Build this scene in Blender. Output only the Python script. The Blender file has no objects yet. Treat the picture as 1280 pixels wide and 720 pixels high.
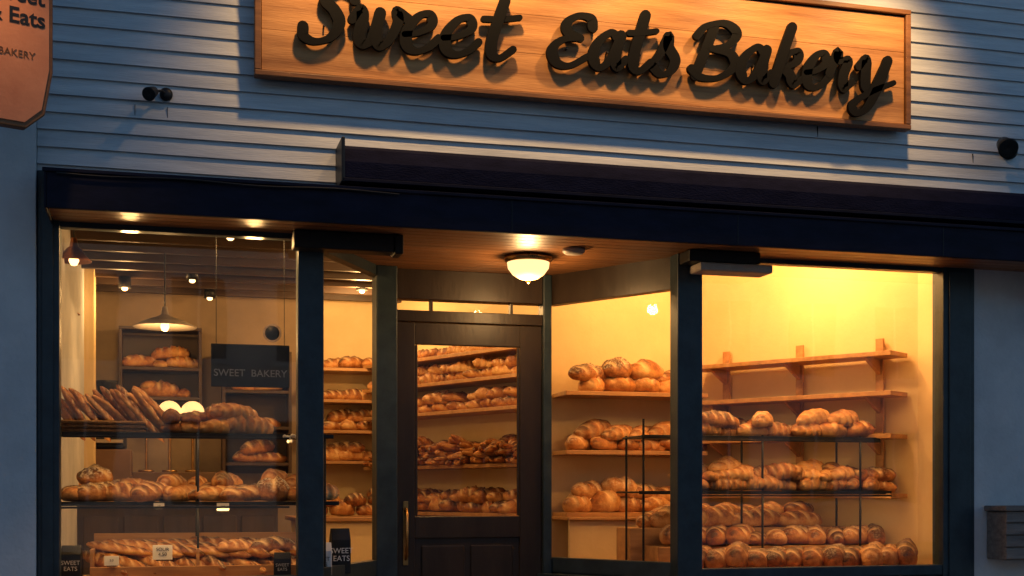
import bpy, math, random
from mathutils import Vector, Matrix, noise
random.seed(7)
sc=bpy.context.scene
D=bpy.data
# ---------------------------------------------------------------- helpers
def new_mat(name):
    m=D.materials.new(name); m.use_nodes=True
    nt=m.node_tree; b=nt.nodes['Principled BSDF']
    return m,nt,b
def N(nt,t,**kw):
    n=nt.nodes.new(t)
    for k,v in kw.items(): setattr(n,k,v)
    return n
def ramp(nt,stops):
    r=N(nt,'ShaderNodeValToRGB'); e=r.color_ramp.elements
    while len(e)<len(stops): e.new(.5)
    for i,(p,c) in enumerate(stops):
        e[i].position=p; e[i].color=(c[0],c[1],c[2],1)
    return r
def paint(name,c1,c2=None,scale=3.0,rough=.6,bump=.1,bscale=60,stretch=(1,1,1),metal=0,spec=.5,detail=6):
    m,nt,b=new_mat(name)
    c2=c2 or tuple(x*.75 for x in c1)
    tc=N(nt,'ShaderNodeTexCoord'); mp=N(nt,'ShaderNodeMapping'); mp.inputs['Scale'].default_value=stretch
    nt.links.new(tc.outputs['Object'],mp.inputs[0])
    n=N(nt,'ShaderNodeTexNoise'); n.inputs['Scale'].default_value=scale; n.inputs['Detail'].default_value=detail; n.inputs['Roughness'].default_value=.65
    nt.links.new(mp.outputs[0],n.inputs['Vector'])
    r=ramp(nt,[(.33,c2),(.67,c1)]); nt.links.new(n.outputs['Fac'],r.inputs[0]); nt.links.new(r.outputs[0],b.inputs['Base Color'])
    n2=N(nt,'ShaderNodeTexNoise'); n2.inputs['Scale'].default_value=bscale; n2.inputs['Detail'].default_value=4
    nt.links.new(mp.outputs[0],n2.inputs['Vector'])
    bp=N(nt,'ShaderNodeBump'); bp.inputs['Strength'].default_value=bump; bp.inputs['Distance'].default_value=.01
    nt.links.new(n2.outputs['Fac'],bp.inputs['Height']); nt.links.new(bp.outputs[0],b.inputs['Normal'])
    mr=N(nt,'ShaderNodeMapRange'); mr.inputs['To Min'].default_value=max(0,rough-.12); mr.inputs['To Max'].default_value=min(1,rough+.12)
    nt.links.new(n.outputs['Fac'],mr.inputs[0]); nt.links.new(mr.outputs[0],b.inputs['Roughness'])
    b.inputs['Metallic'].default_value=metal; b.inputs['Specular IOR Level'].default_value=spec
    return m
def emis(name,col,s):
    m,nt,b=new_mat(name)
    b.inputs['Base Color'].default_value=(*col,1); b.inputs['Emission Color'].default_value=(*col,1); b.inputs['Emission Strength'].default_value=s
    m.cycles.emission_sampling='NONE'
    return m
def glassm(name,tint=(.96,.95,.93),ior=1.5,mul=1.4):
    m=D.materials.new(name); m.use_nodes=True; nt=m.node_tree; nt.nodes.clear()
    o=N(nt,'ShaderNodeOutputMaterial'); t=N(nt,'ShaderNodeBsdfTransparent'); t.inputs[0].default_value=(*tint,1)
    g=N(nt,'ShaderNodeBsdfGlossy'); g.inputs['Roughness'].default_value=.015
    tc=N(nt,'ShaderNodeTexCoord'); n=N(nt,'ShaderNodeTexNoise'); n.inputs['Scale'].default_value=1.3
    nt.links.new(tc.outputs['Object'],n.inputs['Vector'])
    bp=N(nt,'ShaderNodeBump'); bp.inputs['Strength'].default_value=.05; bp.inputs['Distance'].default_value=.03
    nt.links.new(n.outputs['Fac'],bp.inputs['Height']); nt.links.new(bp.outputs[0],g.inputs['Normal'])
    f=N(nt,'ShaderNodeFresnel'); f.inputs['IOR'].default_value=ior
    a=N(nt,'ShaderNodeMath',operation='MULTIPLY'); a.inputs[1].default_value=mul
    nt.links.new(f.outputs[0],a.inputs[0])
    mx=N(nt,'ShaderNodeMixShader'); nt.links.new(a.outputs[0],mx.inputs[0]); nt.links.new(t.outputs[0],mx.inputs[1]); nt.links.new(g.outputs[0],mx.inputs[2])
    nt.links.new(mx.outputs[0],o.inputs[0]); return m

def empty(name,loc=(0,0,0)):
    e=D.objects.new(name,None); e.location=loc; sc.collection.objects.link(e); return e
def obj(name,verts,faces,mat=None,parent=None,smooth=False,bevel=0):
    me=D.meshes.new(name); me.from_pydata([tuple(v) for v in verts],[],faces); me.update()
    o=D.objects.new(name,me); sc.collection.objects.link(o)
    if mat: me.materials.append(mat)
    if parent: o.parent=parent
    if smooth:
        for p in me.polygons: p.use_smooth=True
    if bevel:
        b=o.modifiers.new('b','BEVEL'); b.width=bevel; b.segments=2; b.limit_method='ANGLE'
    return o
BF=[(0,3,2,1),(4,5,6,7),(0,1,5,4),(1,2,6,5),(2,3,7,6),(3,0,4,7)]
def boxv(x0,x1,y0,y1,z0,z1):
    return [(x0,y0,z0),(x1,y0,z0),(x1,y1,z0),(x0,y1,z0),(x0,y0,z1),(x1,y0,z1),(x1,y1,z1),(x0,y1,z1)]
def box(name,x0,x1,y0,y1,z0,z1,mat,parent=None,bevel=.004):
    return obj(name,boxv(x0,x1,y0,y1,z0,z1),BF,mat,parent,bevel=bevel)
def prism(name,pts,z0,z1,mat,parent=None,bevel=0):
    n=len(pts); v=[(p[0],p[1],z0) for p in pts]+[(p[0],p[1],z1) for p in pts]
    f=[tuple(range(n-1,-1,-1)),tuple(range(n,2*n))]+[(i,(i+1)%n,n+(i+1)%n,n+i) for i in range(n)]
    return obj(name,v,f,mat,parent,bevel=bevel)
def beam(name,p0,p1,t,z0,z1,mat,parent=None,bevel=.003,side=0):
    a=Vector(p0);b=Vector(p1); d=(b-a).normalized(); n=Vector((-d.y,d.x)); lo=n*(-t/2+side); hi=n*(t/2+side)
    return prism(name,[a+lo,b+lo,b+hi,a+hi],z0,z1,mat,parent,bevel)
def lathe(name,prof,mat,parent=None,loc=(0,0,0),seg=32,rot=None):
    v=[];f=[];n=len(prof)
    for i in range(seg):
        a=2*math.pi*i/seg
        for r,z in prof: v.append((r*math.cos(a),r*math.sin(a),z))
    for i in range(seg):
        for j in range(n-1):
            a=i*n+j;b=((i+1)%seg)*n+j
            f.append((a,b,b+1,a+1))
    o=obj(name,v,f,mat,parent,smooth=True); o.location=loc
    if rot: o.rotation_euler=rot
    return o
def tube(name,pts,r,mat,parent=None,cyc=False):
    cu=D.curves.new(name,'CURVE'); cu.dimensions='3D'; cu.bevel_depth=r; cu.bevel_resolution=4
    s=cu.splines.new('POLY'); s.points.add(len(pts)-1); s.use_cyclic_u=cyc
    for p,q in zip(s.points,pts): p.co=(*q,1)
    cu.materials.append(mat); o=D.objects.new(name,cu); sc.collection.objects.link(o)
    if parent:o.parent=parent
    return o
def text(name,s,size,loc,rot,mat,parent=None,ext=.002,align='CENTER',off=0):
    cu=D.curves.new(name,'FONT'); cu.body=s; cu.size=size; cu.extrude=ext; cu.align_x=align; cu.align_y='CENTER'; cu.offset=off
    cu.materials.append(mat); o=D.objects.new(name,cu); sc.collection.objects.link(o); o.location=loc; o.rotation_euler=rot
    if parent:o.parent=parent
    return o
def plight(name,loc,w,col,r=.05,parent=None):
    l=D.lights.new(name,'POINT'); l.energy=w; l.color=col; l.shadow_soft_size=r
    o=D.objects.new(name,l); sc.collection.objects.link(o); o.location=loc
    if parent:o.parent=parent
    return o

# ---------------------------------------------------------------- materials
SID=paint('siding_paint',(.62,.64,.66),(.42,.44,.47),scale=2.5,rough=.6,bump=.25,bscale=25,stretch=(.5,1,6),spec=.3,detail=9)
PLAS=paint('plaster',(.62,.63,.64),(.44,.46,.48),scale=1.6,rough=.85,bump=.35,bscale=45,spec=.2,detail=9)
NAVY=paint('navy_metal',(.014,.014,.030),(.007,.007,.015),scale=4,rough=.75,bump=.2,bscale=14,stretch=(1,1,3),spec=.15)
NAVYC=paint('navy_awning_cloth',(.016,.016,.034),(.009,.009,.020),scale=6,rough=.88,bump=.4,bscale=50,stretch=(1,1,3),spec=.04)
TEAL=paint('teal_frame_paint',(.030,.048,.058),(.014,.025,.033),scale=6,rough=.42,bump=.15,bscale=40,spec=.4)
DOORM=paint('door_paint',(.040,.026,.018),(.020,.013,.010),scale=5,rough=.4,bump=.12,bscale=40,stretch=(1,1,.2),spec=.35)
SOFF=paint('soffit_wood',(.34,.15,.055),(.14,.055,.02),scale=3,rough=.42,bump=.12,bscale=30,stretch=(.35,9,2))
WOOD=paint('shelf_wood',(.52,.27,.10),(.32,.15,.05),scale=3,rough=.5,bump=.15,bscale=30,stretch=(.7,6,6))
SIGNW=paint('sign_wood',(.64,.31,.11),(.28,.115,.036),scale=2.0,rough=.5,bump=.2,bscale=22,stretch=(.45,5,6),detail=10,spec=.25)
FRAMEW=paint('sign_frame_wood',(.26,.11,.04),(.13,.055,.02),scale=4,rough=.5,bump=.15,bscale=30,stretch=(.5,4,4),spec=.3)
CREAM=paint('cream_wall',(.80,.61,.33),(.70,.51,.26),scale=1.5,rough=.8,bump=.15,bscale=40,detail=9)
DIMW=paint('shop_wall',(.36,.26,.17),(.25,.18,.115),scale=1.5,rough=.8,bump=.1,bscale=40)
DARKW=paint('dark_panelling',(.09,.055,.035),(.045,.028,.018),scale=3,rough=.6,bump=.15,bscale=30,stretch=(3,3,.4))
CEIL=paint('ceiling_wood',(.075,.038,.020),(.035,.018,.010),scale=3,rough=.55,bump=.1,bscale=30,stretch=(.4,6,1))
BLACK=paint('black_metal',(.015,.015,.016),(.009,.009,.010),scale=8,rough=.45,bump=.1,bscale=60,spec=.3)
LETT=paint('letter_paint',(.006,.0055,.005),(.004,.004,.004),scale=8,rough=.65,bump=.05,bscale=60,spec=.08)
FLOOR=paint('floor_wood',(.2,.11,.06),(.12,.065,.035),scale=3,rough=.45,stretch=(.5,5,1))
WHITE=paint('white_card',(.78,.76,.72),(.70,.67,.62),scale=5,rough=.7)
REFL_LETT=paint('reflected_lettering',(.40,.39,.38),(.16,.16,.16),scale=60,rough=.9)  # pale lettering colour for the built-in sign reflection
BRASS=paint('brass',(.55,.33,.12),(.38,.22,.08),scale=10,rough=.3,metal=1)
GREY=paint('grey_box_paint',(.42,.36,.30),(.30,.25,.21),scale=6,rough=.6)
BOXW=paint('weathered_box_wood',(.26,.21,.18),(.12,.09,.075),scale=5,rough=.75,bump=.3,bscale=30,stretch=(.6,4,6))
ASPH=paint('asphalt',(.055,.055,.056),(.035,.035,.036),scale=6,rough=.85,bump=.4,bscale=150)
CONC=paint('concrete',(.30,.29,.28),(.22,.215,.21),scale=3,rough=.85,bump=.3,bscale=80)
ORANGE=paint('orange_sign_paint',(.72,.29,.15),(.56,.20,.10),scale=3,rough=.6,bump=.1,spec=.2)
BASK=paint('wicker',(.33,.17,.06),(.12,.06,.02),scale=40,rough=.6,bump=.8,bscale=60,stretch=(1,1,3))
COPPER=paint('copper',(.55,.24,.12),(.35,.14,.07),scale=8,rough=.3,metal=1)
GLASS=glassm('window_glass',mul=1.9)
GLASS_D=glassm('door_glass',ior=1.4,mul=1.0)
GLASS_R=glassm('return_glass',ior=1.35,mul=.35)
def bread_mat():
    m,nt,b=new_mat('bread_crust')
    at=N(nt,'ShaderNodeAttribute'); at.attribute_name='bread'
    sp=N(nt,'ShaderNodeSeparateColor'); nt.links.new(at.outputs['Color'],sp.inputs[0])
    tc=N(nt,'ShaderNodeTexCoord')
    n=N(nt,'ShaderNodeTexNoise'); n.inputs['Scale'].default_value=26; n.inputs['Detail'].default_value=9; n.inputs['Roughness'].default_value=.7
    nt.links.new(tc.outputs['Object'],n.inputs['Vector'])
    a=N(nt,'ShaderNodeMath',operation='MULTIPLY_ADD'); a.inputs[1].default_value=.95
    nt.links.new(n.outputs['Fac'],a.inputs[0]); nt.links.new(sp.outputs[0],a.inputs[2])
    r=ramp(nt,[(.10,(.075,.022,.007)),(.34,(.27,.085,.020)),(.58,(.52,.22,.06)),(.92,(.72,.42,.16))]); nt.links.new(a.outputs[0],r.inputs[0])
    mx=N(nt,'ShaderNodeMix',data_type='RGBA'); mx.inputs['B'].default_value=(.80,.56,.29,1)
    nt.links.new(r.outputs[0],mx.inputs['A']); nt.links.new(sp.outputs[1],mx.inputs['Factor'])
    n3=N(nt,'ShaderNodeTexNoise'); n3.inputs['Scale'].default_value=70; n3.inputs['Detail'].default_value=7; n3.inputs['Roughness'].default_value=.65
    nt.links.new(tc.outputs['Object'],n3.inputs['Vector'])
    mr=N(nt,'ShaderNodeMapRange'); mr.inputs['From Min'].default_value=.47; mr.inputs['From Max'].default_value=.65
    nt.links.new(n3.outputs['Fac'],mr.inputs[0])
    mu=N(nt,'ShaderNodeMath',operation='MULTIPLY'); nt.links.new(mr.outputs[0],mu.inputs[0]); nt.links.new(sp.outputs[2],mu.inputs[1])
    mx2=N(nt,'ShaderNodeMix',data_type='RGBA'); mx2.inputs['B'].default_value=(.82,.72,.56,1)
    nt.links.new(mx.outputs['Result'],mx2.inputs['A']); nt.links.new(mu.outputs[0],mx2.inputs['Factor'])
    nt.links.new(mx2.outputs['Result'],b.inputs['Base Color'])
    b.inputs['Roughness'].default_value=.5; b.inputs['Specular IOR Level'].default_value=.35
    bp=N(nt,'ShaderNodeBump'); bp.inputs['Strength'].default_value=.9; bp.inputs['Distance'].default_value=.008
    nt.links.new(n3.outputs['Fac'],bp.inputs['Height']); nt.links.new(bp.outputs[0],b.inputs['Normal'])
    return m
BREAD=bread_mat()

# ---------------------------------------------------------------- bread generator
class Buf:
    def __init__(s): s.v=[];s.f=[];s.c=[]
    def add(s,kind,loc,rz=0,ry=0,rx=0,sc_=1,tone=None):
        v,f,c=make_loaf(kind,tone); M=Matrix.Translation(loc)@Matrix.Rotation(rz,4,'Z')@Matrix.Rotation(ry,4,'Y')@Matrix.Rotation(rx,4,'X')@Matrix.Scale(sc_,4)
        o=len(s.v); s.v+=[M@p for p in v]; s.f+=[tuple(i+o for i in q) for q in f]; s.c+=c
    def build(s,name,parent=None):
        o=obj(name,s.v,s.f,BREAD,parent,smooth=True)
        ca=o.data.color_attributes.new('bread','FLOAT_COLOR','POINT')
        flat=[x for c in s.c for x in (*c,1)]
        ca.data.foreach_set('color',flat); return o
KIND={ # L,W,H,bend,scores,skew,endpow,ridge,flour
 'batard':(.29,.12,.11,0,4,.5,2.2,0,.5),
 'boule':(.20,.19,.14,0,3,.15,2.1,0,.9),
 'bun':(.125,.115,.085,0,1,.1,2.1,0,.3),
 'loaf':(.27,.115,.12,0,4,.12,3.2,0,.3),
 'baguette':(.50,.085,.075,0,6,.9,2.6,0,.3),
 'croissant':(.24,.10,.10,.06,0,.3,1.4,7,.1),
 'twist':(.27,.12,.115,.02,0,.9,2.0,6,.2)}
def make_loaf(kind,tone=None):
    L,W,H,bend,ns,skew,ep,ridge,flour=KIND[kind]
    L*=random.uniform(.82,1.18);W*=random.uniform(.86,1.14);H*=random.uniform(.82,1.15)
    nu=48 if kind in('baguette','batard','twist','croissant','loaf') else 32; nv=24
    sd=Vector((random.uniform(0,99),random.uniform(0,99),random.uniform(0,99)))
    tone=random.uniform(-.30,.16) if tone is None else tone-.30+random.uniform(-.20,.17)
    fl=flour*random.choice((0,.2,.5,1)); ph=random.random(); ns=ns if ns<2 else ns+random.choice((-1,0,0,1))
    v=[];c=[];f=[]
    bend=(bend+random.uniform(-.008,.008))*random.uniform(.6,1.3)
    for i in range(nu+1):
        x=-math.cos(math.pi*i/nu)
        r=max(0,1-abs(x)**ep)**.55
        for j in range(nv):
            a=2*math.pi*j/nv; cy=math.cos(a);cz=math.sin(a)
            g=0; rr=r; ear=0
            top=max(0,cz)
            if ns:
                s=(x*.5*ns+skew*cy+ph*.3+.5)%1.0 if ns>1 else (cy*.55+.5+.15*x)
                d=(s-.5)
                g=math.exp(-(d/.13)**2)*min(1,top*1.8)*max(0,1-abs(x)**5)
                ear=math.exp(-((d-.24)/.09)**2)*min(1,top*1.8)
                rr*=1-.16*g+.13*ear
            if ridge:
                w=(x*ridge*.5+skew*cy*.5)%1.0
                rr*=1+.28*(abs(math.sin(math.pi*w))-.6); g=.45*(1-abs(math.sin(math.pi*w)))
            p=Vector((x*L/2,cy*W/2*rr,cz*H/2*rr))
            nn=noise.noise(p*13+sd); n2=noise.noise(p*42+sd)
            p.y*=1+.22*nn+.05*n2; p.z*=1+.22*nn+.11*n2
            if p.z<-.30*H: p.z=-.30*H+ (p.z+.30*H)*.15
            p.z+=.32*H
            p.y+=bend*(x*x)*1.0
            v.append(p); t=tone+.22*nn-.24*max(0,cz)*(1-g)-.14*ear+.14*(1-top)
            c.append((t,min(1,g*.8),fl*top))
    for i in range(nu):
        for j in range(nv):
            a=i*nv+j;b=i*nv+(j+1)%nv
            f.append((a,b,b+nv,a+nv))
    return v,f,c
def row(buf,p0,p1,z,kind,pitch,rz=0,jit=.25,layers=1,depth=0,tone=None,scl=1,rx=0,skip=0):
    a=Vector(p0);b=Vector(p1);L=(b-a).length;d=(b-a)/L;nrm=Vector((-d.y,d.x)); base=math.atan2(d.y,d.x)
    for l in range(layers):
        n=max(1,int((L-l*pitch*.8)/pitch)); off=(L-n*pitch)/2
        for i in range(n):
            if l and random.random()<skip: continue
            t=off+(i+.5)*pitch+random.uniform(-.12,.12)*pitch
            q=a+d*t+nrm*(random.uniform(-.025,.025)+depth)
            k=kind if isinstance(kind,str) else random.choice(kind)
            h=KIND[k][2]*.60*scl
            buf.add(k,(q.x,q.y,z+l*h+random.uniform(0,.008)),rz=base+rz+random.uniform(-jit,jit),ry=random.uniform(-.08,.08)*(1+l),rx=rx+random.uniform(-.1,.1)*(1+l),sc_=scl*random.uniform(.9,1.1),tone=tone)

# ---------------------------------------------------------------- ground & street
obj('ground',[(-400,-400,-.16),(400,-400,-.16),(400,400,-.16),(-400,400,-.16)],[(0,1,2,3)],CONC)
obj('road',[(-200,-15,-.152),(200,-15,-.152),(200,-3.5,-.152),(-200,-3.5,-.152)],[(0,1,2,3)],ASPH)
box('pavement',-60,60,-3.35,0,-.15,-.01,CONC,None,0)
box('kerb',-60,60,-3.5,-3.352,-.155,-.005,CONC,None,.02)
road_mark=empty('road_marking')
for i in range(-8,9):
    obj('dash',[(i*4,-9.3,-.148),(i*4+2,-9.3,-.148),(i*4+2,-9.18,-.148),(i*4,-9.18,-.148)],[(0,1,2,3)],WHITE,road_mark)

# ---------------------------------------------------------------- building
B=empty('bakery_building')
v=[];f=[]
z=2.72; x0,x1=-.685,9.0; bh=.098
rs=random.Random(3)
while z<5.3:
    j=rs.uniform(-.002,.002)
    k=len(v); ns=60
    for i in range(ns+1):
        x=x0+(x1-x0)*i/ns; wv=.003*noise.noise(Vector((x*1.3,z*3,0))); wz=.004*noise.noise(Vector((x*.9,z*7,5)))
        v+=[(x,-.018+j+wv,z+wz),(x,-.001+wv*.5,z+bh+.006),(x,.012,z+wz)]
    for i in range(ns):
        a=k+i*3; f+=[(a,a+3,a+4,a+1),(a+2,a+5,a+3,a)]
    z+=bh
obj('clapboard_wall',v,f,SID,B)
for i in range(22):
    zz=2.72+bh*rs.randrange(2,24); xx=rs.uniform(-.4,6)
    box('board_joint',xx,xx+.003,-.0175,-.004,zz+.004,zz+bh*.75,BLACK,B,0)
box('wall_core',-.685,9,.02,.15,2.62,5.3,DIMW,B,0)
box('roof_cornice',-.75,9.05,-.25,8,5.32,5.5,SID,B,.01)
box('rear_wall',-1.3,9,7.6,7.8,0,5.3,PLAS,B,0)
box('right_side_wall',9.0,9.15,.0,7.8,0,5.3,PLAS,B,0)
box('left_side_wall',-1.4,-1.25,.2,7.6,0,5.3,PLAS,B,0)
box('wall_right_panel',5.232,9,-.012,.15,0,2.62,PLAS,B,.003)
for n,a,b in (('pilaster',-.685,-.568),('corner_post',.7365,.885),('corner_post',3.094,3.262),('end_post',4.99,5.229)):
    box(n,a,b,-.03,.10,0,2.62 if n!='pilaster' else 2.88,TEAL,B,.006)
box('post_face_trim',5.03,5.19,-.042,-.033,.05,2.58,TEAL,B,.004)
box('pilaster_trim',-.66,-.60,-.042,-.033,.05,2.8,TEAL,B,.004)
for a,b in ((-.568,.7365),(3.262,4.99)):
    box('bottom_rail',a,b,-.02,.07,.56,.625,TEAL,B)
    box('top_rail',a,b,-.015,.06,2.575,2.62,TEAL,B)
    box('stall_riser',a,b,.0,.06,0,.558,TEAL,B)
    box('riser_panel',a+.1,b-.1,-.012,.0,.1,.47,TEAL,B,.01)
    obj('window_pane',[(a,.02,.62),(b,.02,.62),(b,.02,2.58),(a,.02,2.58)],[(0,1,2,3)],GLASS,B)
RL0,RL1=(.84,.09),(1.375,1.0); RR0,RR1=(3.15,.09),(2.575,1.0)
for p,q,zt in ((RL0,RL1,2.54),(RR0,RR1,2.40)):
    beam('return_top_rail',p,q,.07,zt,2.62,TEAL if zt>2.5 else DOORM,B)
    beam('return_bottom_rail',p,q,.075,.56,.66,TEAL,B)
    beam('return_riser',p,q,.06,0,.558,TEAL,B)
    obj('return_pane',[(p[0],p[1],.65),(q[0],q[1],.65),(q[0],q[1],zt+.01),(p[0],p[1],zt+.01)],[(0,1,2,3)],GLASS_R,B)
beam('return_sill',(3.08,.0),(2.52,.98),.10,.53,.552,TEAL,B,side=.02)
box('door_post',1.335,1.475,.86,1.05,0,2.605,TEAL,B,.006)
box('door_post',2.502,2.562,.93,1.06,0,2.605,TEAL,B,.006)
box('door_header',1.475,2.502,.95,1.06,2.255,2.33,DOORM,B)
box('transom_head',1.475,2.502,.95,1.06,2.405,2.605,DOORM,B)
obj('transom_pane',[(1.475,1.0,2.33),(2.502,1.0,2.33),(2.502,1.0,2.405),(1.475,1.0,2.405)],[(0,1,2,3)],GLASS_D,B)
for x in (1.72,2.28): box('transom_bar',x,x+.018,.98,1.03,2.33,2.405,DOORM,B,0)
Dr=empty('shop_door'); Dr.parent=B
dx0,dx1=1.482,2.498
box('stile',dx0,1.612,.965,1.02,.02,2.25,DOORM,Dr)
box('stile',2.345,dx1,.965,1.02,.02,2.25,DOORM,Dr)
box('top_rail',1.612,2.345,.967,1.018,2.105,2.25,DOORM,Dr)
box('lock_rail',1.612,2.345,.967,1.018,.80,.945,DOORM,Dr)
box('kick_rail',1.612,2.345,.967,1.018,.02,.22,DOORM,Dr)
box('panel',1.612,2.345,.985,1.0,.22,.80,DOORM,Dr,0)
for a,b in ((1.66,1.955),(2.0,2.295)): box('raised_panel',a,b,.970,.985,.28,.75,DOORM,Dr,.012)
for a in (1.614,2.325): box('glazing_bead',a,a+.018,.972,.985,.95,2.10,DOORM,Dr,.003)
obj('door_pane',[(1.612,.995,.945),(2.345,.995,.945),(2.345,.995,2.105),(1.612,.995,2.105)],[(0,1,2,3)],GLASS_D,Dr)
box('handle_plate',1.53,1.565,.957,.965,.62,1.05,BRASS,Dr,.003)
tube('pull_handle',[(1.548,.957,.66),(1.548,.915,.69),(1.548,.905,.82),(1.548,.915,.97),(1.548,.957,1.0)],.010,BRASS,Dr)
prism('recess_box',[(.80,.152),(3.20,.152),(2.66,1.07),(1.33,1.07)],2.625,3.12,CEIL,B)
y=-.43
while y<1.0:
    y2=min(y+.088,1.02)
    if y<0.06: xa,xb=-.60,9.0
    else: xa,xb=.84+.588*(y-.09)-.05,3.15-.62*(y-.09)+.05
    if y<0.06 and y2>.06: y2=.06
    box('soffit_board',xa,xb,y,y2-.005,2.606,2.622,SOFF,B,.002)
    y=y2
C=empty('canopy'); C.parent=B
box('fascia',-.60,9.0,-.46,-.432,2.585,2.775,NAVY,C,.004)
box('fascia_end',-.612,-.601,-.46,-.03,2.585,2.775,NAVY,C,.003)
box('fascia_drip_edge',-.62,9.0,-.475,-.455,2.772,2.792,NAVY,C,.004)
obj('canopy_flashing',[(-.61,-.462,2.79),(9,-.462,2.79),(9,-.012,2.90),(-.61,-.012,2.90)],[(0,1,2,3)],NAVYC,C)
prof=[(-.02,2.90),(-.25,2.86),(-.275,2.89),(-.275,2.98),(-.235,3.06),(-.13,3.105),(-.02,3.11)]
v=[];n=len(prof)
for x in (.975,9.0):
    v+=[(x,p[0],p[1]) for p in prof]
fs=[(i,i+1,n+i+1,n+i) for i in range(n-1)]+[tuple(range(n)),tuple(range(2*n-1,n-1,-1))]
obj('awning_cassette',v,fs,NAVYC,C)
box('cassette_lip',.96,9,-.285,-.262,2.865,2.885,NAVY,C,.003)
box('cassette_end_cap',.955,.975,-.285,-.01,2.86,3.115,BLACK,C,.006)
tube('fascia_cable',[(-.55+.12*i,-.478,2.765-.006*math.sin(i*.9)) for i in range(16)],.005,BLACK,C)
for x in (1.9,3.3,4.7): box('fascia_joint',x,x+.004,-.4625,-.455,2.59,2.77,BLACK,C,0)
h=empty('roller_shutter_box'); h.parent=B
box('housing',.70,1.28,-.16,-.03,2.50,2.604,BLACK,h,.01); box('cap',1.28,1.33,-.17,-.02,2.49,2.604,BLACK,h,.01)
h2=empty('roller_shutter_box'); h2.parent=B
box('housing',3.10,3.58,-.20,-.035,2.53,2.604,BLACK,h2,.01); box('cover',3.17,3.66,-.21,-.03,2.475,2.527,GREY,h2,.012)
nb=empty('neighbouring_building')
box('render_wall',-7,-.688,-.06,7,0,6.2,PLAS,nb,.004)
box('cap',-7.05,-.66,-.12,7,6.2,6.3,PLAS,nb,.01)

# ---------------------------------------------------------------- sign
S=empty('bakery_sign')
sx0,sx1,sz0,sz1=.484,4.69,3.473,4.253
nb_=3; ph=(sz1-sz0-.08)/nb_
for i in range(nb_):
    box('plank',sx0+.04,sx1-.04,-.10,-.07,sz0+.04+i*ph,sz0+.04+(i+1)*ph-.0015,SIGNW,S,.0015)
box('back',sx0+.02,sx1-.02,-.069,-.02,sz0+.02,sz1-.02,FRAMEW,S,0)
box('frame',sx0,sx1,-.125,-.05,sz0,sz0+.032,FRAMEW,S,.005)
box('frame',sx0,sx1,-.125,-.05,sz1-.032,sz1,FRAMEW,S,.005)
box('frame',sx0,sx0+.036,-.123,-.05,sz0+.033,sz1-.033,FRAMEW,S,.005)
box('frame',sx1-.036,sx1,-.123,-.05,sz0+.033,sz1-.033,FRAMEW,S,.005)
G={
'S':[[(1.05,1.25),(.98,1.58),(.66,1.68),(.38,1.45),(.38,1.15),(.62,.9),(.78,.55),(.62,.15),(.28,.0),(.0,.12),(-.06,.38)]],
'w':[[(-.02,.7),(.12,1.02),(.19,.75),(.17,.3),(.27,.03),(.42,.2),(.52,.95)],[(.52,.95),(.5,.4),(.6,.03),(.77,.2),(.90,.75),(.84,1.05),(.98,.95),(1.1,.85)]],
'e':[[(.05,.42),(.45,.50),(.84,.75),(.74,1.04),(.42,.98),(.12,.55),(.18,.12),(.5,-.02),(.85,.12),(1.12,.4)]],
't':[[(.52,1.65),(.42,1.1),(.33,.5),(.38,.1),(.62,0),(.95,.28)],[(.02,1.08),(.5,1.12),(1.0,1.22)]],
'E':[[(1.0,1.15),(.92,1.40),(.58,1.44),(.32,1.2),(.40,.92),(.72,.80)],[(.68,.80),(.26,.70),(.04,.38),(.2,.03),(.55,-.03),(.98,.28)]],
'a':[[(.80,.85),(.5,1.04),(.14,.72),(.06,.28),(.3,.0),(.60,.25),(.84,.95)],[(.84,.98),(.76,.4),(.86,.04),(1.10,.3)]],
's':[[(-.05,.2),(.25,.55),(.5,1.12),(.55,.8),(.88,.42),(.74,.06),(.38,-.03),(.10,.15)]],
'B':[[(.38,1.5),(.28,.9),(.12,.02)],[(.02,1.2),(.2,1.52),(.6,1.66),(.90,1.4),(.74,1.02),(.36,.85)],[(.40,.87),(.82,.76),(.95,.4),(.64,.02),(.25,-.02),(.02,.2)]],
'k':[[(.42,1.75),(.28,1.1),(.08,.0)],[(.16,.4),(.42,.92),(.74,1.02),(.72,.70),(.28,.5)],[(.32,.5),(.58,.3),(.74,.02),(1.05,.25)]],
'r':[[(-.05,.45),(.2,1.15),(.26,.88),(.70,.92),(.58,.45),(.68,.03),(1.0,.25)]],
'y':[[(.0,.75),(.16,1.02),(.2,.6),(.26,.15),(.45,.1),(.7,.95)],[(.72,1.02),(.58,.25),(.36,-.5),(.1,-.68),(.0,-.4),(.4,.0),(.95,.35)]],
}
def catmull(P,n=10):
    P=[Vector(p) for p in P]; P=[P[0]*2-P[1]]+P+[P[-1]*2-P[-2]]; out=[]
    for i in range(1,len(P)-2):
        a,b,c,d=P[i-1:i+3]
        for k in range(n):
            t=k/n; out.append(.5*((2*b)+(c-a)*t+(2*a-5*b+4*c-d)*t*t+(3*b-a-3*c+d)*t**3))
    out.append(P[-2]); return out
XH=.208; BASE=3.683; stroke_i=0
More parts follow.
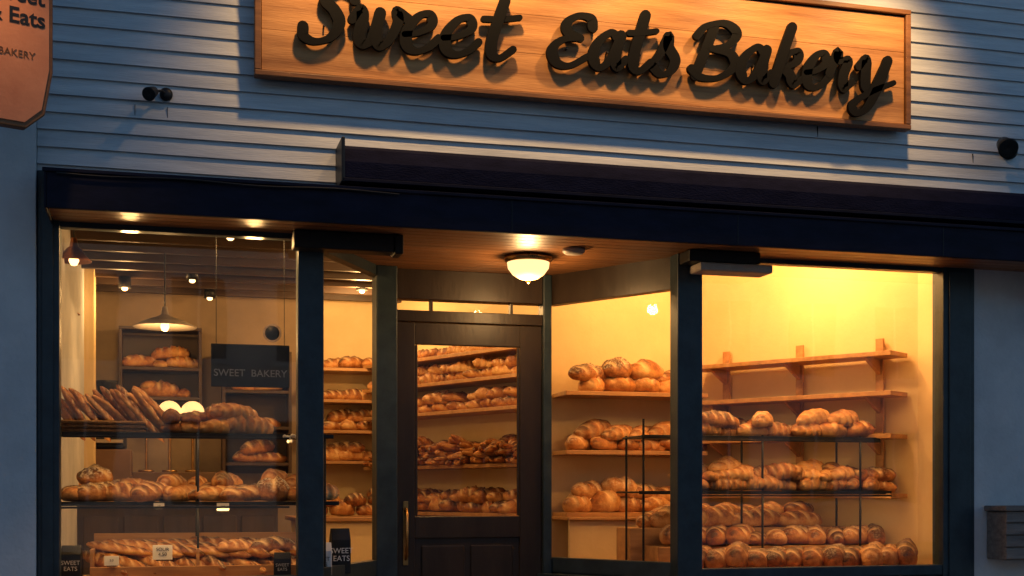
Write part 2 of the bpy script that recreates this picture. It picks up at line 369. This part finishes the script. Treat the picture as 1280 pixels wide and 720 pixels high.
def stroke(pts,y0,y1,name,parent):
    P=catmull(pts); n=len(P); L=[];R=[]
    ws=[]
    for i,p in enumerate(P):
        d=(P[min(n-1,i+1)]-P[max(0,i-1)]).normalized()
        ws.append(.0165+.0215*abs(d.y*.95-d.x*.25)**1.3*(.8 if d.y>.3 else 1))
    for i,p in enumerate(P):
        d=(P[min(n-1,i+1)]-P[max(0,i-1)]).normalized(); nr=Vector((-d.y,d.x))
        seg=ws[max(0,i-4):i+5]; w=sum(seg)/len(seg)
        L.append(p+nr*w);R.append(p-nr*w)
    def cap(c,a,b):
        out=[];va=a-c
        for k in range(1,6):
            ang=-math.pi*k/6; out.append(c+Matrix.Rotation(ang,2)@va)
        return out
    loop=L+cap(P[-1],L[-1],R[-1])+R[::-1]+cap(P[0],R[0],L[0])
    nl=len(loop); v=[];f=[]
    for p in L+R: v.append((p.x,y0,p.y))
    for i in range(n-1): f.append((i,i+1,n+i+1,n+i))
    k=len(v)
    for p in loop: v.append((p.x,y0,p.y))
    for p in loop: v.append((p.x,y1,p.y))
    for i in range(nl): f.append((k+i,k+(i+1)%nl,k+nl+(i+1)%nl,k+nl+i))
    e1=[k+n-1]+[k+n+i for i in range(5)]+[k+n+5]; f.append(tuple(e1))
    s=k+n+5+n; e2=[s-1]+[s+i for i in range(5)]+[k]; f.append(tuple(e2))
    return obj(name,v,f,LETT,parent)
word=[('S',.77,1.01),('w',1.03,1.32),('e',1.33,1.52),('e',1.56,1.76),('t',1.79,2.01),
      ('E',2.23,2.47),('a',2.49,2.69),('t',2.70,2.88),('s',2.88,3.05),
      ('B',3.14,3.44),('a',3.46,3.66),('k',3.69,3.90),('e',3.91,4.07),('r',4.09,4.25),('y',4.28,4.56)]
for ch,a,b in word:
    for st in G[ch]:
        stroke_i+=1; pts=[]
        for (px,pz) in st:
            Z=pz*XH; pts.append((a+px*(b-a)+.16*(Z-.1),BASE+Z))
        stroke(pts,-.152-.0011*(stroke_i%7),-.130,'letter_'+ch,S)
for x in [w[1]+.1 for w in word]: box('standoff',x,x+.01,-.130,-.10,BASE+.1,BASE+.11,BLACK,S,0)
WARM=(1,.58,.22)
def gooseneck(x,z0,yo,energy,tilt,par=None,cone=92):
    g=empty('gooseneck_lamp',(x,0,z0))
    tube('arm',[(0,-.01,0),(0,-.12,.10),(0,-yo*.6,.15),(0,-yo+.04,.12),(0,-yo,.03)],.011,BLACK,g)
    lathe('shade',[(.0,.11),(.03,.10),(.045,.06),(.10,.0),(.105,-.005),(.098,-.002),(.04,.055),(0,.07)],BLACK,g,(0,-yo,-.06),rot=(-.45,0,0))
    lathe('wall_plate',[(0,.0),(.045,.0),(.045,.02),(0,.025)],BLACK,g,(0,-.012,0),rot=(math.radians(90),0,0))
    l=D.lights.new('bulb','SPOT'); l.energy=energy; l.color=WARM; l.spot_size=math.radians(cone); l.spot_blend=1; l.shadow_soft_size=.05
    o=D.objects.new('bulb',l); sc.collection.objects.link(o); o.parent=g; o.location=(0,-yo+.015,-.09); o.rotation_euler=(math.radians(tilt),0,0)
for x in (.93,1.82,2.75,3.62,4.45): gooseneck(x,4.72,.68,100,40)
# ---------------------------------------------------------------- projecting sign
P=empty('hanging_sign',(-.83,-.75,3.42)); P.rotation_euler=(0,0,math.radians(22))
oct_=[(-.27,-.38),(-.16,-.50),(.16,-.50),(.25,-.42),(.29,-.2),(.29,.5),(.16,.62),(-.16,.62),(-.27,.5)]
def plate(name,pts,y0,y1,mat,parent,bev=.006):
    n=len(pts); v=[(p[0],y0,p[1]) for p in pts]+[(p[0],y1,p[1]) for p in pts]
    f=[tuple(range(n)),tuple(range(2*n-1,n-1,-1))]+[(i,n+i,n+(i+1)%n,(i+1)%n) for i in range(n)]
    return obj(name,v,f,mat,parent,bevel=bev)
plate('board',oct_,-.03,.03,FRAMEW,P)
plate('face',[(x*.93,z*.95) for x,z in oct_],-.036,-.0305,ORANGE,P,.002)
R90=(math.radians(90),0,0)
text('lettering','Sweet\n& Eats',.11,(0.11,-.037,.10),R90,BLACK,P,off=.002)
text('lettering_small','BAKERY',.05,(0.11,-.037,-.14),R90,FRAMEW,P)
tube('bracket',[(0,0,.62),(0,0,.8),(-.0,.70,.8)],.014,BLACK,P)
gooseneck(-.80,4.35,1.25,52,15,cone=70)
# ---------------------------------------------------------------- wall flood lamps
def flood(name,x,z,s,dirx):
    e=empty(name,(x,0,z))
    lathe('base',[(0,0),(.045*s,0),(.045*s,.02),(.02*s,.03),(0,.03)],BLACK,e,(0,-.015,0),rot=R90)
    tube('arm',[(0,-.03,0),(dirx*.03*s,-.07*s,.01),(dirx*.09*s,-.12*s,-.01)],.010*s,BLACK,e)
    lathe('head',[(0,.07),(.022,.068),(.034,.05),(.04,.0),(.048,-.05),(.044,-.052),(.0,-.04)],BLACK,e,(dirx*.10*s,-.13*s,-.02),rot=(math.radians(-55),math.radians(-35*dirx),0)).scale=(s,s,s)
flood('wall_spotlight',0.0,3.35,.8,-1)
flood('wall_spotlight',5.50,3.42,1.35,-1)
# ---------------------------------------------------------------- soffit light
L=empty('ceiling_light',(2.22,.32,2.60))
lathe('canopy',[(0,.003),(.15,.003),(.155,-.01),(.145,-.03),(.135,-.035)],BRASS,L)
lathe('glass_bowl',[(.135,-.035),(.13,-.07),(.10,-.11),(.06,-.135),(.02,-.145),(0,-.146)],emis('lit_opal',(1,.62,.26),1.8),L)
lathe('finial',[(.0,-.145),(.012,-.148),(.012,-.16),(0,-.168)],BRASS,L)
plight('bulb',(0,0,-.19),20,(1,.57,.22),.04,L)
lathe('smoke_detector',[(0,0),(.07,0),(.07,-.015),(.055,-.03),(0,-.032)],GREY,None,(2.42,.0,2.603))
# ---------------------------------------------------------------- right wall box
wb=empty('wall_box')
box('body',5.33,5.80,-.22,-.014,.66,.98,BOXW,wb,.01)
for i in range(4): box('slat',5.325,5.805,-.235,-.221,.67+i*.08,.74+i*.08,BOXW,wb,.004)
box('lid',5.31,5.82,-.25,-.013,.985,1.02,BOXW,wb,.008)
cp=empty('downpipe'); tube('pipe',[(5.70,-.06,2.585),(5.70,-.06,2.2)],.018,BLACK,cp); box('lantern',5.66,5.80,-.14,-.013,2.42,2.5,BLACK,cp,.01)

# ---------------------------------------------------------------- interior shell
I=empty('shop_interior'); I.parent=B
box('floor',-1.24,9,.07,7.6,-.1,0,FLOOR,I,0)
box('ceiling',-1.24,9,.152,7.6,3.13,3.2,CEIL,I,0)
for i in range(10): box('ceiling_beam',-1.2,2.6,1.3+.42*i,1.36+.42*i,3.0,3.128,CEIL,I,.004)
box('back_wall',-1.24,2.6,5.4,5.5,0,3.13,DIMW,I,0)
box('side_lining',-1.249,-1.2,.1,5.4,0,3.13,DARKW,I,0)
box('cream_back_panel',1.30,2.6,5.385,5.398,0,3.13,CREAM,I,0)
beam('shelf_wall',(3.33,2.80),(2.12,5.38),.06,0,3.13,CREAM,I,side=-.03)
beam('bay_wall',(2.86,2.13),(4.14,2.13),.06,0,3.13,CREAM,I)
beam('bay_wall',(4.12,2.12),(5.17,.52),.06,0,3.13,CREAM,I,side=.03)
box('bay_side',5.16,5.228,.10,.56,0,3.13,CREAM,I,0)
beam('link_wall',(2.86,2.13),(3.33,2.80),.06,0,3.13,CREAM,I)
box('bay_ceiling',2.9,5.2,.155,2.1,3.11,3.125,CREAM,I,0)
prism('display_plinth',[(-1.2,.075),(.80,.075),(1.19,.80),(-1.2,.80)],.0,.60,WOOD,I)
prism('display_plinth',[(3.18,.075),(5.15,.075),(5.15,.5),(4.75,1.15),(2.62,1.15),(2.62,1.02)],.0,.60,WOOD,I)

# ---------------------------------------------------------------- LEFT display
LAMPW=(1,.56,.20)
def strip(x0,x1,y,z,w,par,tilt=25):  # added fill light and its bar, brightening bread shaded by the shelves
    box('added_fill_housing',x0,x1,y-.012,y+.012,z,z+.012,BLACK,par,.002)
    l=D.lights.new('added_fill_strip','AREA'); l.shape='RECTANGLE'; l.size=x1-x0; l.size_y=.012; l.energy=w; l.color=LAMPW
    o=D.objects.new('added_fill_strip',l); sc.collection.objects.link(o); o.location=((x0+x1)/2,y,z-.003); o.rotation_euler=(math.radians(tilt),0,0); o.parent=par
LR=empty('display_rack')
def wire_shelf(x0,x1,y0,y1,z,par,xo=0):
    box('shelf_board',x0,x1,y0,y1,z-.012,z,BLACK,par,.002)
    box('front_lip',x0,x1+xo,y0-.008,y0-.001,z-.02,z+.004,BLACK,par,.002)
wire_shelf(-.64,.97,.20,.60,1.45,LR); wire_shelf(-.64,1.0,.18,.60,1.05,LR)
strip(-.60,.70,.13,1.418,3.2,LR); strip(-.60,.70,.11,1.015,3.0,LR)
for x in (-.62,.18,.92):
    for y in (.21,.58): tube('upright',[(x,y,.6),(x,y,1.46)],.007,BLACK,LR)
bf=Buf()
for r in range(2):
  for i in range(8):
    x=-.62+i*.068+r*.03
    bf.add('baguette',(x+.05,.31+r*.10,1.555+r*.025+random.uniform(-.02,.02)),rz=random.uniform(-.25,.25),ry=math.radians(50+random.uniform(-9,9)),rx=random.uniform(-.9,.3),sc_=.72,tone=.30)
row(bf,(-.06,.27),(.22,.27),1.455,'bun',.095,layers=2,scl=1.1)
row(bf,(-.04,.45),(.50,.45),1.455,('boule','batard'),.15,layers=2,scl=.95)
row(bf,(.18,.30),(.62,.30),1.455,('twist','croissant'),.16,rz=.3,layers=2,scl=1.15,skip=.3)
bf.build('bread_loaves',LR)
bk=empty('bread_basket')
for k in range(3):
    zz=1.462+k*.024
    tube('weave',[(-.60,.24-k*.004,zz),(-.13,.24-k*.004,zz),(-.11,.40,zz),(-.13,.50,zz),(-.60,.50,zz),(-.62,.40,zz)],.012,BASK,bk,True)
bf=Buf()
row(bf,(-.60,.27),(.97,.27),1.055,('batard','twist','croissant','batard','boule','bun'),.14,rz=.4,jit=.7,layers=1,scl=1.1,tone=.30)
row(bf,(-.60,.44),(.97,.44),1.055,('batard','boule','twist'),.15,rz=1.0,jit=.5,layers=2,scl=1.1,tone=.27,skip=.3)
bf.build('bread_loaves',LR)
gv=empty('bead_garland')
for i in range(24):
    lathe('bead',[(0,.012),(.008,.009),(.012,0),(.008,-.009),(0,-.012)],WHITE,gv,(.68+.009*i+random.uniform(-.004,.004),.163,1.43+random.uniform(-.022,.018)),seg=8)
CR=empty('wooden_crate')
box('crate_front',-.42,.80,.16,.178,.61,.68,WOOD,CR,.003); box('crate_back',-.42,.80,.60,.618,.61,.86,WOOD,CR,.003)
box('crate_base',-.42,.80,.18,.60,.61,.63,WOOD,CR,.002)
for x in (-.42,.17,.782): box('crate_divider',x,x+.018,.179,.599,.631,.78,WOOD,CR,.002)
bf=Buf()
for i in range(15):
    bf.add('baguette',(-.36+i*.078,.36,.67+.02*(i%2)),rz=math.radians(128+random.uniform(-9,9)),ry=math.radians(-12),tone=.32,sc_=1.0)
for i in range(9):
    bf.add('baguette',(-.26+i*.125,.37,.75),rz=math.radians(148+random.uniform(-16,16)),ry=math.radians(-8),tone=.30,sc_=1.05)
row(bf,(.30,.28),(.75,.28),.745,'batard',.19,rz=.3,tone=.25)
bf.build('baguettes',CR)
def card(x,y,z,w,h,txt,mat=WHITE,tm=BLACK,rz=0):
    e=empty('price_card',(x,y,z)); e.rotation_euler=(math.radians(-8),0,rz)
    box('card',-w/2,w/2,-.002,.002,0,h,mat,e,.0008); text('print',txt,h*.33,(0,-.0035,h*.52),R90,tm,e,ext=.0004)
    box('foot',-w/3,w/3,-.001,.03,-.004,0,BLACK,e,0)
card(-.02,.13,.72,.11,.085,'SOUR\n4.50'); card(.32,.145,1.0,.07,.045,'RYE'); card(-.30,.13,.69,.08,.055,'5.0')
card(-.04,.16,1.015,.06,.03,'2.50')
def bag(x,y,z,w,h,d,mat,tm):
    e=empty('paper_bag',(x,y,z)); e.rotation_euler=(0,0,random.uniform(-.25,.25))
    v=[(-w/2,-d/2,0),(w/2,-d/2,0),(w/2,d/2,0),(-w/2,d/2,0),(-w/2,-d/2,h*.75),(w/2,-d/2,h*.75),(w/2,d/2,h*.75),(-w/2,d/2,h*.75),(-w/2*.97,-.01,h),(w/2*.97,-.01,h),(w/2*.97,.01,h),(-w/2*.97,.01,h)]
    f=[(0,3,2,1),(0,1,5,4),(1,2,6,5),(2,3,7,6),(3,0,4,7),(4,5,9,8),(5,6,10,9),(6,7,11,10),(7,4,8,11),(8,9,10,11)]
    obj('bag_body',v,f,mat,e,bevel=.004); text('print','SWEET\nEATS',h*.17,(0,-d/2-.003,h*.42),R90,tm,e,ext=.0005)
bag(.90,.26,.605,.13,.20,.07,WHITE,BLACK); bag(1.04,.44,.605,.12,.28,.08,BLACK,WHITE); bag(.66,.125,.605,.10,.15,.05,BLACK,WHITE); bag(-.52,.2,.605,.11,.2,.07,BLACK,WHITE)
REFL=empty('sign_reflection_panel')  # sign reflection in the window glass, built as a solid dark panel
box('board',.25,.70,.10,.115,1.72,1.97,BLACK,REFL,.004)
text('lettering','SWEET  BAKERY',.058,(.475,.098,1.80),R90,REFL_LETT,REFL,ext=.0005,off=.0005)
lathe('emblem',[(.045,0),(.052,.002),(.052,-.002),(.045,0)],GREY,REFL,(.60,.105,2.04),rot=R90)
lathe('emblem_disc',[(0,.002),(.042,.002),(.042,-.002),(0,-.002)],BLACK,REFL,(.60,.107,2.04),rot=R90)
for x in (.28,.67): tube('cord',[(x,.107,1.97),(x,.107,2.6)],.002,BLACK,REFL)
# ---- deep shop (left)
box('column',-.80,-.60,4.2,4.4,0,3.13,CREAM,I,.01)
def rack(name,x0,x1,y,zs,mat,depth=.3,kinds=('batard','loaf'),side=True,back=None):
    e=empty(name)
    for z in zs: box('shelf_board',x0,x1,y-depth,y,z-.03,z,mat,e,.003)
    if back: box('back_panel',x0,x1,y+.001,y+.012,min(zs)-.1,max(zs)+.33,back,e,0)
    if side:
        for x in (x0-.03,x1): box('side_panel',x,x+.03,y-depth,y,min(zs)-.1,max(zs)+.35,mat,e,.003)
        box('top_panel',x0-.03,x1+.03,y-depth,y,max(zs)+.352,max(zs)+.38,mat,e,.003)
    b=Buf()
    for z in zs: row(b,(x0+.05,y-depth*.5),(x1-.05,y-depth*.5),z,kinds,.19,rz=.3,jit=.5,layers=2,scl=1.25,skip=.5,tone=.30)
    b.build('bread_loaves',e)
    return e
rack('wall_cabinet',-.40,.30,5.38,(2.02,2.30),CEIL,kinds=('bun','loaf'),back=CEIL)
rack('wall_cabinet',-1.15,-.80,5.38,(1.95,2.28),CEIL,kinds=('bun','loaf'),back=CEIL)
rack('wall_shelf',1.38,2.2,5.36,(1.42,1.72,2.02,2.33),WOOD,depth=.35,side=False)
rack('wall_cabinet',.55,1.15,5.38,(1.4,1.75,2.1),CEIL,kinds=('batard','loaf'),back=CEIL)
box('service_counter',-1.0,.9,3.3,3.9,0,1.0,DARKW,I,.01)
for i in range(6): box('counter_panel',-.95+i*.31,-.68+i*.31,3.285,3.299,.1,.92,DARKW,I,.008)
box('service_counter_top',-1.05,.95,3.25,3.95,1.0,1.04,WOOD,I,.006)
box('bread_counter',1.1,2.05,3.4,4.3,0,.86,CREAM,I,.01)
box('bread_counter_top',1.05,2.1,3.35,4.35,.862,.90,WOOD,I,.006)
b=Buf(); row(b,(-.9,3.55),(.8,3.55),1.045,('batard','boule'),.22,layers=2,rz=.4,jit=.5); row(b,(1.15,3.6),(2.0,3.6),.905,('batard','boule'),.2,rz=.4,layers=2); b.build('counter_bread')
cm=empty('coffee_machine'); box('body',-.70,-.35,4.45,4.9,1.5,1.95,BLACK,cm,.02); box('stand',-.75,-.3,4.4,4.95,0,1.495,FLOOR,cm,.01); box('drip_tray',-.68,-.37,4.38,4.449,1.55,1.58,GREY,cm,.003); lathe('hopper',[(0,0),(.06,0),(.1,.15),(.1,.17),(0,.17)],BLACK,cm,(-.52,4.7,1.955))
for i,x in enumerate((-.18,.03,.24)):
    g=empty('globe_lamp',(x,4.9,1.86)); lathe('globe',[(0,.11)]+[(.11*math.sin(a*math.pi/10),.11*math.cos(a*math.pi/10)) for a in range(1,10)]+[(0,-.11)],emis('warm_globe',(1,.64,.28),1.2),g); tube('stem',[(0,0,-.11),(0,0,-.54)],.012,BRASS,g); lathe('foot',[(0,0),(.07,0),(.07,-.02),(0,-.02)],BRASS,g,(0,0,-.54))
box('back_sideboard',-.3,.45,4.75,5.05,0,1.30,FLOOR,I,.01)
def pendant(x,y,z,r,w,mat=BLACK):
    e=empty('pendant_lamp',(x,y,z))
    lathe('shade',[(.02,.16),(.03,.10),(.05,.085),(r*.6,.05),(r,0),(r*.98,-.004),(r*.55,.04),(.02,.07)],mat,e)
    lathe('bulb_glass',[(0,.05),(.03,.03),(.035,0),(.02,-.03),(0,-.035)],emis('bulb_glow',(1,.6,.25),4),e,seg=16)
    tube('cord',[(0,0,.15),(0,0,3.13-z)],.006,BLACK,e)
    if w: plight('bulb',(0,0,-.07),w,LAMPW,.035,e)
pendant(-.01,3.0,2.42,.25,14,GREY); pendant(-.85,3.4,2.55,.18,0,COPPER); pendant(-.62,1.9,2.72,.12,0,COPPER)
def downlight(x,y,z,w,col=LAMPW,r=.05):
    e=empty('ceiling_spotlight',(x,y,z))
    lathe('can',[(0,.10),(.05,.10),(.055,.0),(.048,.0),(.044,.03),(0,.035)],BLACK,e)
    lathe('lens',[(0.02,.02),(.026,.0),(.026,-.012),(.015,-.022),(0,-.024)],emis('spot_lens',(1,.62,.26),5),e,seg=16)
    if w: plight('bulb',(0,0,-.09),w,col,r,e)
for x,y in ((.22,4.0),(.45,2.0),(-.7,4.6),(.4,5.0)): downlight(x,y,2.96,0)
downlight(-.35,4.2,2.9,14)
downlight(1.75,4.3,2.98,52); downlight(2.1,2.6,2.98,62)
downlight(3.45,1.2,2.98,44); downlight(4.35,.75,2.98,46)
downlight(-.2,.17,2.66,15); downlight(.5,.17,2.66,15); downlight(4.1,.17,2.72,32)
# ---------------------------------------------------------------- shelves behind the door
def shelf_line(name,p0,p1,zs,depth,mat,side,rows,brk=True):
    e=empty(name); a=Vector(p0);b=Vector(p1);d=(b-a).normalized();n=Vector((-d.y,d.x))*side
    for z in zs: beam('shelf_board',a+n*depth/2,b+n*depth/2,depth,z-.032,z,mat,e)
    if brk:
        L=(b-a).length
        for t in (.12,.5,.88):
            q=a+d*(L*t); beam('upright',q+n*.012-d*.03,q+n*.012+d*.03,.024,min(zs)-.25,max(zs)+.12,mat,e)
            for z in zs:
                m=q+n*.03; w=n*depth*.85
                v=[]
                for s in (-.012,.012):
                    v+=[(m.x+d.x*s,m.y+d.y*s,z-.034),(m.x+w.x+d.x*s,m.y+w.y+d.y*s,z-.034),(m.x+d.x*s,m.y+d.y*s,z-.034-depth*.4)]
                obj('bracket',v,[(0,1,2),(3,5,4),(0,3,4,1),(1,4,5,2),(2,5,3,0)],mat,e)
    bf=Buf()
    for (z,t0,t1,kind,pitch,rz,lay,scl) in rows:
        row(bf,a+(b-a)*t0+n*depth*.55,a+(b-a)*t1+n*depth*.55,z,kind,pitch,rz=rz,jit=.35,layers=lay,scl=scl,tone=.29,skip=.12)
    if bf.v: bf.build('bread_loaves',e)
    return e
shelf_line('bread_shelving',(3.18,3.06),(2.18,5.20),(2.36,2.12,1.85,1.36,.93),.34,WOOD,1,
  [(2.36,0,1,'batard',.2,.3,1,1),(2.12,0,1,('batard','twist'),.18,.9,2,1.05),(1.85,0,1,'batard',.17,.9,2,1.1),(1.36,0,1,'baguette',.11,2.0,3,1.0),(1.36,0,1,'baguette',.13,2.2,4,1.1),(.93,0,1,('batard','loaf'),.18,1,2,1.25)],brk=False)
# ---------------------------------------------------------------- RIGHT bay shelves
shelf_line('wall_shelf',(2.92,2.095),(4.08,2.095),(1.88,1.43,.955),.36,WOOD,-1,
  [(1.88,.02,1,('batard','boule'),.23,.2,2,1.3),(1.43,.02,1,('batard','twist'),.21,.5,2,1.35),(.955,.02,1,('batard','boule'),.22,.3,2,1.4)],brk=False)
shelf_line('wall_shelf',(4.17,1.99),(5.10,.57),(2.10,1.82,1.52),.27,WOOD,-1,[(1.52,.0,.9,('batard','boule'),.2,.5,1,1.1)])
shelf_line('wall_shelf',(4.17,1.99),(5.10,.57),(1.10,),.27,WOOD,-1,[(1.10,0,1,'batard',.19,.6,2,1.15)],brk=False)
cb=empty('bay_counter'); box('top',2.9,4.1,1.62,2.09,.90,.923,WOOD,cb); box('front',2.92,4.05,1.66,1.69,.0,.898,CREAM,cb)
RR=empty('display_rack')
wire_shelf(3.06,4.85,.52,.88,1.49,RR); wire_shelf(3.02,4.90,.46,.90,1.115,RR)
strip(3.35,4.80,.44,1.455,2.2,RR); strip(3.35,4.85,.38,1.08,3.2,RR)
for x in (3.08,3.95,4.70):
    for y in (.53,.86): tube('upright',[(x,y,.6),(x,y,1.50)],.008,BLACK,RR)
tube('top_rail',[(3.08,.53,1.49),(3.08,.53,1.60)],.008,BLACK,RR)
bf=Buf()
row(bf,(3.50,.66),(4.20,.66),1.49,('batard','croissant','twist'),.17,rz=.3,jit=.6,layers=2,tone=.36,scl=1.05,skip=.5); row(bf,(4.25,.66),(4.84,.66),1.49,('boule','twist'),.19,rz=.2,layers=2,tone=.36,scl=1.25)
row(bf,(3.30,.58),(4.88,.58),1.12,('croissant','twist','croissant','bun'),.13,rz=.5,jit=.9,layers=2,tone=.36,scl=1.1); row(bf,(3.4,.76),(4.80,.76),1.12,('batard','twist'),.16,rz=.5,layers=2,tone=.38,scl=1.2)
bf.build('bread_loaves',RR)
ST=empty('stepped_bread_display')
box('step',3.2,5.0,.56,.84,.602,.74,WOOD,ST,.004); box('step',3.1,4.78,.842,1.12,.602,.86,WOOD,ST,.004)
bf=Buf()
row(bf,(3.28,.31),(5.04,.31),.60,'loaf',.140,rz=math.radians(52),jit=.10,layers=1,tone=.28,scl=1.5)
row(bf,(3.30,.66),(4.98,.66),.74,('batard','loaf'),.150,rz=math.radians(48),jit=.3,layers=1,tone=.26,scl=1.35)
row(bf,(3.25,.93),(4.70,.93),.86,'batard',.32,rz=.05,jit=.15,layers=1,tone=.33,scl=1.5)
row(bf,(3.25,1.03),(4.70,1.03),.86,'batard',.2,rz=.4,jit=.2,layers=2,tone=.33,scl=1.1)
bf.build('bread_loaves',ST)

# ---------------------------------------------------------------- opposite side of the street (seen only in reflections)
OPP=paint('opposite_paint',(.50,.46,.50),(.42,.38,.42),scale=1,rough=.8)
wing=paint('dark_window',(.03,.035,.045),(.02,.02,.03),rough=.1)
for bi,(a,b,hh) in enumerate(((-30,-14,7.5),(-13.8,-3,6.2),(-2.8,9,8.0),(9.2,24,6.6))):
    e=empty('street_building'); box('walls',a,b,-30,-20,-.1,hh,OPP if bi%2 else PLAS,e,0); box('cornice',a-.1,b+.1,-30.1,-19.75,hh,hh+.3,SID,e,0)
    n=int((b-a)/2.2)
    for i in range(n):
        for z in (.9,3.9):
            x=a+.7+i*2.2; box('window',x,x+1.1,-20.02,-19.97,z,z+1.7,wing,e,0); box('window_trim',x-.1,x+1.2,-20.0,-19.94,z-.12,z-.01,SID,e,0); box('mullion',x+.53,x+.58,-19.969,-19.95,z,z+1.7,SID,e,0)

# ---------------------------------------------------------------- world, sun, camera
w=D.worlds.new('World'); sc.world=w; w.use_nodes=True; nt=w.node_tree
sk=nt.nodes.new('ShaderNodeTexSky'); sk.sky_type='NISHITA'; sk.sun_disc=False; sk.sun_elevation=math.radians(8); sk.sun_rotation=math.radians(-35); sk.ozone_density=3
bg=nt.nodes['Background']; nt.links.new(sk.outputs[0],bg.inputs[0]); bg.inputs[1].default_value=.17
sl=D.lights.new('sun','SUN'); sl.energy=.2; sl.angle=math.radians(2); sl.color=(1,.8,.6)
so=D.objects.new('sun',sl); sc.collection.objects.link(so); so.rotation_euler=(math.radians(-82),0,math.radians(35))
cam=D.cameras.new('camera'); co=D.objects.new('camera',cam); sc.collection.objects.link(co)
co.location=(0,-7.5,1.1); co.rotation_euler=(math.radians(90),0,math.radians(-15.12)); cam.lens=45; cam.sensor_width=36; cam.shift_y=.2008; cam.clip_end=1000
sc.camera=co
sc.view_settings.view_transform='Standard'; sc.view_settings.look='None'; sc.view_settings.exposure=0
